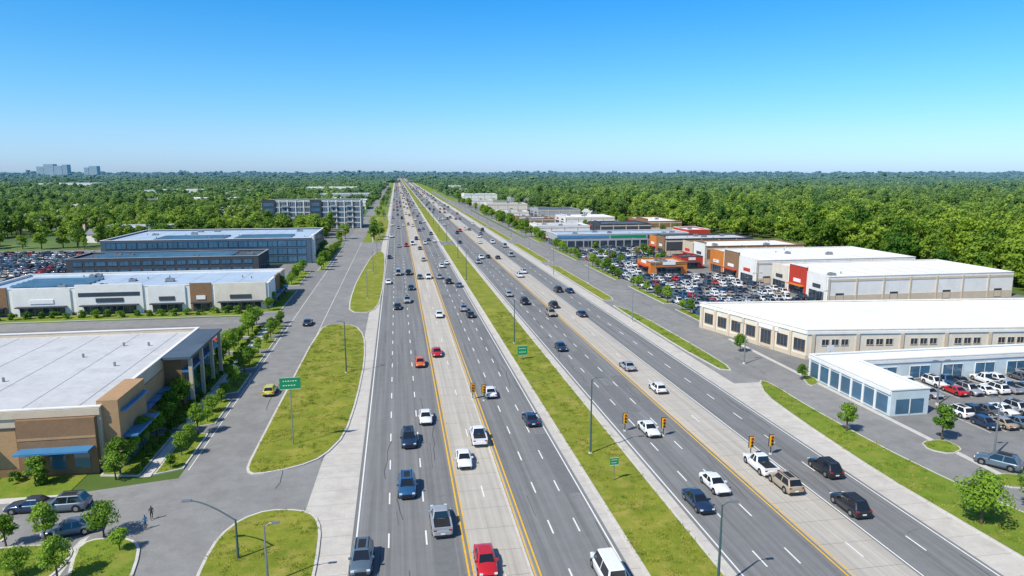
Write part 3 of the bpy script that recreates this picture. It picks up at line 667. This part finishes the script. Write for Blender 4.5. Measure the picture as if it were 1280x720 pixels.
for u,v,s in [(45,608,.9),(145,600,.85),(8,684,.9),(57,680,.95),(130,672,1.0),(72,728,1.0),(20,722,.8),(1058,540,1.0),(1177,550,1.05),(1113,514,.85),(1226,657,1.25),(1002,475,.7),(925,440,.8),(1290,640,1.1),(150,690,.6),(985,395,.8)]:
    x,y=at(u,v); tree(x,y,s)
y=98
while y<196:
    tree(-39.2+R.uniform(-.5,.5),y,R.uniform(.85,1.15)); 
    if R.random()<.85: tree(-33+R.uniform(-.3,.3),y+R.uniform(0,2),R.uniform(.5,.85))
    y+=R.uniform(3.8,6)
for k in range(22): tree(-120+k*3.6+R.uniform(-.5,.5),211+R.uniform(0,2),R.uniform(1.6,2.3),'shrub',shrubm)
for k in range(30): tree(-290+k*5.4,213+R.uniform(-2,8),R.uniform(.6,1.3))
for k in range(34): tree(-37.3+R.uniform(-.2,.2),98+k*2.8,R.uniform(.8,1.2),'shrub',shrubm)
for k in range(26): tree(-41.6+R.uniform(-.3,.3),100+k*3.6,R.uniform(.8,1.3),'shrub',shrubm)
for k in range(18): tree(-115+k*3.9,96+R.uniform(-.5,2.5),R.uniform(.8,1.5),'shrub',shrubm)
for (x,a,b_) in[(-39.5,214,248),(-40,264,298),(-33,302,412),(-40,332,398),(85.5,179,195),(85.5,206,239),(85.5,256,299),(85.5,316,369),(121.5,300,344),(101.5,301,344),(87,403,435),(123,403,435),(87,485,514),(143,485,514),(87,569,609),(87,673,719)]:
    y=a
    while y<b_: tree(x,y,R.uniform(.7,1.25)); y+=R.uniform(6,11)
for k in range(90): tree(R.uniform(83,91) if k%2 else R.uniform(170,206),R.uniform(400,980),R.uniform(1,2.0))
lib=bpy.data.collections.new('forest_tree_library')
def proto(me):
    o=bpy.data.objects.new(me.name,me); lib.objects.link(o)
for s in range(7): proto(tree_mesh('a%d_forest_tree'%s,100+s,10+s*1.1,4.0+.7*(s%3),22,55,.62,LEAF2,True,.18,4))
lib2=bpy.data.collections.new('grove_library')
def grove_mesh(seed):
    rs=random.Random(seed); V=[];F=[]
    base=tree_mesh('tmp',seed,12,5,13,26,1.15,LEAF2,False,.1)
    vs=np.array([v.co[:] for v in base.vertices]); fs=[tuple(p.vertices) for p in base.polygons]
    for i in range(6):
        a=rs.uniform(0,6.28);dx,dy=rs.uniform(-13,13),rs.uniform(-13,13);sc_=rs.uniform(.65,1.3)
        c,s_=math.cos(a),math.sin(a); q=vs*sc_; X=q[:,0]*c-q[:,1]*s_+dx; Y=q[:,0]*s_+q[:,1]*c+dy; b0=len(V)
        V+=list(zip(X.tolist(),Y.tolist(),q[:,2].tolist())); F+=[tuple(b0+k for k in f) for f in fs]
    me=bpy.data.meshes.new('b%d_grove'%seed); me.from_pydata(V,[],F); me.materials.append(LEAF2); return me
for s in range(5): lib2.objects.link(bpy.data.objects.new('b%d_grove'%s,grove_mesh(200+s)))
def scatter(name,pts,coll):
    V=[(p[0],p[1],p[2]) for p in pts]
    o=mkobj(name,V,[],[]); me=o.data
    a=me.attributes.new('scl','FLOAT_VECTOR','POINT'); a.data.foreach_set('vector',[c for p in pts for c in (p[3],p[3],p[3]*p[4])])
    a=me.attributes.new('rotz','FLOAT_VECTOR','POINT'); a.data.foreach_set('vector',[c for p in pts for c in (0,0,R.uniform(0,6.28))])
    a=me.attributes.new('pick','INT','POINT'); a.data.foreach_set('value',[R.randrange(1000) for p in pts])
    ng=bpy.data.node_groups.new(name+'_nodes','GeometryNodeTree')
    ng.interface.new_socket('Geometry',in_out='INPUT',socket_type='NodeSocketGeometry'); ng.interface.new_socket('Geometry',in_out='OUTPUT',socket_type='NodeSocketGeometry')
    n=ng.nodes;l=ng.links; gi=n.new('NodeGroupInput');go=n.new('NodeGroupOutput'); ip=n.new('GeometryNodeInstanceOnPoints'); ci=n.new('GeometryNodeCollectionInfo')
    ci.inputs['Collection'].default_value=coll; ci.inputs['Separate Children'].default_value=True; ci.inputs['Reset Children'].default_value=True
    def na(nm,t):
        x=n.new('GeometryNodeInputNamedAttribute'); x.data_type=t; x.inputs['Name'].default_value=nm; return x.outputs['Attribute']
    er=n.new('FunctionNodeEulerToRotation'); l.new(na('rotz','FLOAT_VECTOR'),er.inputs[0])
    l.new(gi.outputs[0],ip.inputs['Points']); l.new(ci.outputs[0],ip.inputs['Instance']); ip.inputs['Pick Instance'].default_value=True
    l.new(na('pick','INT'),ip.inputs['Instance Index']); l.new(er.outputs[0],ip.inputs['Rotation']); l.new(na('scl','FLOAT_VECTOR'),ip.inputs['Scale'])
    l.new(ip.outputs[0],go.inputs[0])
    md=o.modifiers.new('scatter','NODES'); md.node_group=ng; return o
lib4=bpy.data.collections.new('grass_tuft_library')
TUFT=[mat('tuft_green',(.13,.20,.015),.9,.2,2,objc=True),mat('tuft_straw',(.38,.33,.08),.9,.2,2,objc=True),mat('tuft_deep_green',(.09,.165,.012),.9,.2,2,objc=True)]
for s in range(6):
    rs=random.Random(s); V=[];F=[]
    for k in range(22):
        x,y=rs.gauss(0,.22),rs.gauss(0,.22); a=rs.uniform(0,6.28); l_=rs.uniform(.08,.20); w=.03; dx,dy=math.cos(a),math.sin(a); b0=len(V)
        V+=[(x-dy*w,y+dx*w,0),(x+dy*w,y-dx*w,0),(x+dx*l_*.6,y+dy*l_*.6,l_)]; F.append((b0,b0+1,b0+2))
    me=bpy.data.meshes.new('t%d'%s); me.from_pydata(V,[],F); me.materials.append(TUFT[s%3]); lib4.objects.link(bpy.data.objects.new('t%d_grass_tuft'%s,me))
tp=[]
for P in LAWNS:
    xs=[p[0] for p in P]; ys_=[p[1] for p in P]; x0,x1=min(xs),max(xs); y0,y1=max(45,min(ys_)),min(200,max(ys_))
    if y1<=y0: continue
    for _ in range(int((x1-x0)*(y1-y0)*2.2)):
        x=R.uniform(x0,x1);y=R.uniform(y0,y1)
        if noise.noise(Vector((x*.25,y*.25,1)))+R.uniform(-.4,.4)<0: continue
        if pinside(P,x,y): tp.append((x,y,.215,R.uniform(.6,1.3),1))
scatter('grass_tufts',tp,lib4)
BOX=[(-110,640,-45,680),(-190,470,-150,500),(-300,560,-245,590),(-170,700,-120,735),(-95,800,-35,850),(-480,760,-410,810),(-260,900,-200,940),(-110,1000,-40,1060),(-420,1250,-330,1310),(-180,1400,-80,1470),(-900,1900,-760,1990),(420,700,450,722),(620,1000,680,1040),(100,1030,150,1075),(120,1290,180,1340),(110,1550,200,1610),(-98,530,-27,560),(178,470,204,520)]
houses=[]
def ok(x,y,m=6):
    if -36<x<80: return False
    ang=math.atan2(x,y)-PSI
    if abs(ang)>.75: return False
    for a,b,c,d in BOX:
        if a-m<x<c+m and b-20<y<d+m: return False
    if x>0:
        if y<480: return x>214
        if y<1000: return x>208 or (x>175 and y>600)
        return x>92
    if y<410: return x<-405
    if y<610: return x<-134
    if y<1000: return x<-46 
    return x<-38
for k in range(900):
    y=R.uniform(430,2600); x=R.uniform(-1,1)*y*.95
    if not ok(x,y,10): continue
    dens=.9 if x<0 else .16
    if R.random()>dens: continue
    houses.append((x,y,0,R.uniform(.9,1.25),1))
lib3=bpy.data.collections.new('house_library')
for i,(wm,rm) in enumerate([(WHITEW,mat('shingle_grey',(.20,.21,.22),.9,.15,.5,objc=True)),(TAN2,mat('shingle_brown',(.22,.16,.12),.9,.15,.5,objc=True)),(CREAM,mat('shingle_light',(.42,.43,.45),.9,.1,.5,objc=True))]):
    V=[];F=[];MI=[]
    boxv(V,F,-6,-4.5,0,6,4.5,5.2); MI+=[0]*6
    b0=len(V); V+=[(-6.5,-5,5.1),(6.5,-5,5.1),(6.5,5,5.1),(-6.5,5,5.1),(-6.5,0,8.2),(6.5,0,8.2)]
    F+=[(b0,b0+1,b0+5,b0+4),(b0+2,b0+3,b0+4,b0+5),(b0+1,b0+2,b0+5),(b0+3,b0,b0+4),(b0+3,b0+2,b0+1,b0)]; MI+=[1,1,0,0,0]
    boxv(V,F,2,-6.5,0,6,-4.4,3); MI+=[0]*6
    for zz in(.9,3.4):
        for xx in(-5,-2.5,.2): boxv(V,F,xx,-4.55,zz,xx+1.3,-4.45,zz+1.3); MI+=[2]*6
    boxv(V,F,-3,1,6.5,-2.2,1.8,9); MI+=[0]*6
    me=bpy.data.meshes.new('house%d'%i); me.from_pydata(V,[],F)
    for m in(wm,rm,GLASS): me.materials.append(m)
    me.polygons.foreach_set('material_index',MI); lib3.objects.link(bpy.data.objects.new('house%d'%i,me))
scatter('distant_houses',houses,lib3)
hg={}
for h in houses: hg.setdefault((int(h[0]//30),int(h[1]//30)),[]).append(h)
def nearhouse(x,y,d):
    i,j=int(x//30),int(y//30)
    for a in(-1,0,1):
        for b in(-1,0,1):
            for h in hg.get((i+a,j+b),()):
                if abs(h[0]-x)<d and -d*1.5<y-h[1]<d: return True
    return False
near=[]
y=150
while y<900:
    x=-y*1.0-60
    while x<y*1.15+150:
        px=x+R.uniform(-3.8,3.8);py=y+R.uniform(-3.8,3.8); x+=8.4
        if not ok(px,py): continue
        nz=noise.noise(Vector((px*.012,py*.012,0)))
        if px<0:
            if nz<-.28 or R.random()<.08: continue
            s=R.uniform(.6,1.1)
        else:
            if nz<-.5 or R.random()<.05: continue
            s=R.uniform(.65,1.4)+(.08 if px<260 else 0)
        if nearhouse(px,py,8.5): continue
        near.append((px,py,0,s,R.uniform(.85,1.15)))
    y+=8.2
for _ in range(300):
    px=R.uniform(-130,-44);py=R.choice([R.uniform(450,525),R.uniform(565,1000)])
    if all(not(a-5<px<c+5 and b-8<py<d+5) for a,b,c,d in BOX): near.append((px,py,0,R.uniform(.6,1.0),1))
for _ in range(70): near.append((R.uniform(-390,-128),R.choice([228,290,343,405])+R.uniform(-2,2),0,R.uniform(.35,.6),1))
for _ in range(90): near.append((R.uniform(-38,-32) if R.random()<.5 else R.uniform(-20,-12),R.uniform(430,1600),0,R.uniform(.4,.8),1))
for _ in range(60): near.append((R.uniform(152,205),R.uniform(780,1000),0,R.uniform(.6,1.0),1))
scatter('forest_trees',near,lib)
mid=[]; y=900
while y<2700:
    x=-y*.95
    st=23+ (y-900)*.006
    while x<y*1.15:
        px=x+R.uniform(-9,9);py=y+R.uniform(-9,9); x+=st
        if not ok(px,py,18): continue
        nz=noise.noise(Vector((px*.004,py*.004,3)))
        if (px<0 and nz<-.35) or nz<-.5: continue
        if nearhouse(px,py,11): continue
        n2=noise.noise(Vector((px*.01,py*.01,9)))
        mid.append((px,py,-1,R.uniform(.75,1.25),R.uniform(.7,1.1)+.5*n2))
    y+=st
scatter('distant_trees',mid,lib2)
far=[]; y=2700
while y<9500:
    x=-y*.95; st=52+(y-2700)*.03
    while x<y*1.15:
        px=x+R.uniform(-st,st)*.4;py=y+R.uniform(-st,st)*.4; x+=st
        if -30<px<75 and y<5000: continue
        if -2560<px<-2080 and 5200<py<5520: continue
        nz=noise.noise(Vector((px*.0015,py*.0015,7)))
        far.append((px,py,-2,R.uniform(1.8,2.6)*(1+(y-2700)*.0002),R.uniform(.35,.7)+max(0,nz)*.4))
    y+=st
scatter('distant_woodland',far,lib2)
# ------------------------------------------------------------ street furniture
def lamp(x,y,h=11,arm=2.2,dirx=1,m=POLE,double=False):
    M=Multi('street_lamp',(x,y,.15))
    M.cyl('base',KERB,(0,0,-.15),(0,0,.25),.32,.28,n=10); M.cyl('pole',m,(0,0,.2),(0,0,h),.16,.08,n=10)
    for d in ([dirx,-dirx] if double else [dirx]):
        M.cyl('arm',m,(0,0,h-.15),(d*arm*.6,0,h+.22),.055,.05,n=6); M.cyl('arm',m,(d*arm*.6,0,h+.22),(d*arm,0,h+.25),.05,.05,n=6)
        a,b=sorted((d*arm*.92,d*(arm+.75))); M.box('lamp_head',METAL,a,-.17,h+.17,b,.17,h+.33); M.box('lamp_lens',LAMPW,a+.1,-.12,h+.13,b-.1,.12,h+.17)
    M.done()
x,y=at(738,568); lamp(x,y,11.6,.9,1)
x,y=at(897,738); lamp(x,y,9.2,.9,1)
x,y=at(643,430); lamp(x,y,11,1,1)
x,y=at(583,352); lamp(x,y,11.5,1,1)
for yy in range(330,1500,75): lamp(28.6,yy,11,1.4,1,double=True)
x,y=at(433,467); lamp(x,y,11,.8,-1)
x,y=at(335,732); lamp(x,y,6.5,.8,1,METAL)
for u,v in[(790,402),(692,345),(1242,570),(930,455)]:
    x,y=at(u,v); lamp(x,y,9,1.2,-1,METAL)
for yy in range(230,1300,60): lamp(-10.6,yy,9.5,2,1,METAL); lamp(71.6,yy+20,9.5,2,-1,METAL)
for xx in(95,118):
    for yy in(105,175,211,245,304,338): lamp(xx+1.4,yy,8,1,1,METAL,True)
for xx in range(-330,-130,38):
    for yy in(244,276,308,356): lamp(xx,yy,9,1,1,METAL,True)
x,y=at(298,700); M=Multi('curved_street_lamp',(x,y,.2)); M.cyl('pole',POLE,(0,0,0),(0,0,4.6),.14,.10,n=10)
p=Vector((0,0,4.5))
for k in range(1,9):
    a=k/8*math.pi*.5; q=Vector((-5.0*(k/8),.25*k,4.5+1.7*math.sin(a))); M.cyl('arm',POLE,p,q,.08,.075,n=8); p=q
M.box('lamp_head',METAL,p.x-.9,p.y-.2,p.z-.08,p.x+.1,p.y+.2,p.z+.1); M.done()
def sign(name,x,y,h,w,ph,face=SIGNG,rot=0,posts=(0,)):
    M=Multi(name,(x,y,.15))
    for q in posts: M.cyl('post',METAL,(q,0,-.1),(q,0,h),.09,.08,n=8)
    M.box('sign_panel',face,-w/2,-.14,h-ph,w/2,-.09,h); e=.05
    M.box('sign_border',SIGNW,-w/2,-.155,h-e,w/2,-.141,h);M.box('sign_border',SIGNW,-w/2,-.155,h-ph,w/2,-.141,h-ph+e)
    r=random.Random(int(x*10))
    for row in(.3,.66):
        u=-w*.34
        while u<w*.28:
            l=r.uniform(.08,.2)*w*.5; M.box('sign_legend',SIGNW,u,-.155,h-ph*row-ph*.035,min(u+l,w*.34),-.141,h-ph*row+ph*.035); u+=l+w*.05
    M.done(rot)
x,y=at(367,557); sign('highway_sign',x,y,10.9,3.1,1.9,rot=.05)
x,y=at(653,450); sign('highway_sign',x,y,3.2,2.2,2.2)
x,y=at(767,602); sign('median_sign',x,y,3.4,1.2,1.1)
x,y=at(1036,460); sign('store_sign',x,y,5,1.6,1.4,SIGNW)
REDL=mat('red_signal_lens',(.75,.02,.01),.3,.03,1)
DLENS=mat('unlit_lens',(.05,.05,.04),.3,.1,1)
def signal(x,y,c=0):
    M=Multi('traffic_signal',(x,y,.05))
    M.cyl('base',KERB,(0,0,-.02),(0,0,.2),.28,.22,n=10); M.cyl('post',PLAST,(0,0,.15),(0,0,1.4),.07,.07,n=8)
    M.box('backplate',PLAST,-.42,-.02,1.3,.42,.05,3.1); M.box('housing',SIGYEL,-.30,-.30,1.4,.30,-.02,3.0)
    for k,mm in enumerate((REDL,DLENS,DLENS)):
        z=2.72-k*.52; M.cyl('lens',mm,(0,-.30,z),(0,-.33,z),.20,.20,n=14); M.cyl('visor',PLAST,(0,-.30,z+.2),(0,-.50,z+.21),.08,.08,n=8)
    M.done()
for u,v in[(591,499),(605,501),(781,539),(829,545),(938,570),(963,568)]:
    x,y=at(u,v); signal(x,y)
def person(x,y,rot,shirt,pants,seed):
    vs=[(0,0,.95),(0,0,1.15),(0,.01,1.38),(0,.01,1.50),(0,.03,1.62),(0,.03,1.74),(.18,0,1.42),(.24,-.08,1.15),(.22,.06,.90),(-.18,0,1.42),(-.24,.10,1.16),(-.21,.24,.95),(.09,0,.90),(.10,.16,.50),(.10,.06,.08),(.10,.20,.04),(-.09,0,.90),(-.10,-.06,.50),(-.10,-.28,.12),(-.10,-.16,.04)]
    ed=[(0,1),(1,2),(2,3),(3,4),(4,5),(2,6),(6,7),(7,8),(2,9),(9,10),(10,11),(0,12),(12,13),(13,14),(14,15),(0,16),(16,17),(17,18),(18,19)]
    rad=[.14,.13,.15,.055,.09,.085,.065,.048,.035,.065,.048,.035,.095,.065,.045,.04,.095,.065,.045,.04]
    me=bpy.data.meshes.new('pedestrian'); me.from_pydata(vs,ed,[]); o=bpy.data.objects.new('tmp',me); COL.objects.link(o)
    sk=o.modifiers.new('s','SKIN'); 
    for i,r in enumerate(rad): me.skin_vertices[0].data[i].radius=(r,r*.85)
    me.skin_vertices[0].data[0].use_root=True
    ss=o.modifiers.new('ss','SUBSURF'); ss.levels=1; ss.render_levels=1
    dg=bpy.context.evaluated_depsgraph_get(); m2=bpy.data.meshes.new_from_object(o.evaluated_get(dg)); bpy.data.objects.remove(o)
    m2.materials.clear()
    for mm in(shirt,pants,mat('skin',(.45,.27,.19),.6,.05,3),mat('hair',(.03,.02,.015),.8,.1,5),PLAST): m2.materials.append(mm)
    for p in m2.polygons:
        c=p.center; ax=abs(c.x)
        if c.z>1.52: p.material_index=3 if (c.z>1.70 or c.y<.0) else 2
        elif c.z>.93 and not(ax>.17 and c.z<1.22): p.material_index=0
        elif ax>.17 and c.z>.8: p.material_index=2
        elif c.z<.10: p.material_index=4
        else: p.material_index=1
        p.use_smooth=True
    ob=bpy.data.objects.new('pedestrian',m2); COL.objects.link(ob); ob.location=(x,y,.05); ob.rotation_euler[2]=rot; ob.scale=(1.05,)*3
try:
    for i,(u,v,r) in enumerate([(190,650,.4),(182,662,.6)]):
        x,y=at(u,v); person(x,y,r,[DARK,BLUE,SIGNW][i],[PLAST,DARK,DARK][i],i)
except Exception as e: print('PERSON',e)
# ------------------------------------------------------------ sky, sun, camera
el=math.radians(49); az=math.atan2(-.80,-.50)
sd=Vector((math.sin(az)*math.cos(el),math.cos(az)*math.cos(el),math.sin(el)))
L=bpy.data.lights.new('sun','SUN'); L.energy=5.0; L.angle=math.radians(.5); L.color=(1,.94,.81)
so=bpy.data.objects.new('sun',L); COL.objects.link(so); so.rotation_euler=sd.to_track_quat('Z','Y').to_euler(); so.location=(0,0,300)
w=bpy.data.worlds.new('World'); sc.world=w; w.use_nodes=True; nt=w.node_tree; bg=nt.nodes['Background']
sk=nt.nodes.new('ShaderNodeTexSky'); sk.sky_type='NISHITA'; sk.sun_disc=False; sk.sun_elevation=el; sk.sun_rotation=az%(2*math.pi); sk.air_density=1.0; sk.dust_density=.4; sk.ozone_density=2.5; sk.altitude=50
tc=nt.nodes.new('ShaderNodeTexCoord'); sx=nt.nodes.new('ShaderNodeSeparateXYZ'); nt.links.new(tc.outputs['Generated'],sx.inputs[0])
cr=nt.nodes.new('ShaderNodeValToRGB'); nt.links.new(sx.outputs[2],cr.inputs[0])
E=cr.color_ramp.elements
E[0].position=0; E[0].color=(.37,.53,.92,1); E[1].position=.5; E[1].color=(.38,.46,.54,1)
for p_,c_ in((.05,(.35,.53,.80)),(.12,(.25,.54,.74)),(.23,(.11,.51,.80))):
    e=E.new(p_); e.color=(*c_,1)
m1=nt.nodes.new('ShaderNodeVectorMath'); m1.operation='MULTIPLY'; nt.links.new(sk.outputs[0],m1.inputs[0]); nt.links.new(cr.outputs[0],m1.inputs[1])
m2=nt.nodes.new('ShaderNodeVectorMath'); m2.operation='SCALE'; m2.inputs['Scale'].default_value=2.0; nt.links.new(m1.outputs[0],m2.inputs[0])
nt.links.new(m2.outputs[0],bg.inputs[0]); bg.inputs[1].default_value=.115
sc.view_settings.view_transform='Standard'; sc.view_settings.look='None'; sc.view_settings.exposure=0
cd=bpy.data.cameras.new('camera'); cd.sensor_width=36; cd.lens=FOC/1280*36; cd.clip_end=60000; cd.clip_start=.5
co=bpy.data.objects.new('camera',cd); COL.objects.link(co); co.location=(0,0,H); co.rotation_euler=(math.pi/2-TH,0,-PSI)
sc.camera=co
print('OBJS',len(bpy.data.objects),'near',len(near),'mid',len(mid),'far',len(far),'tufts',len(tp))
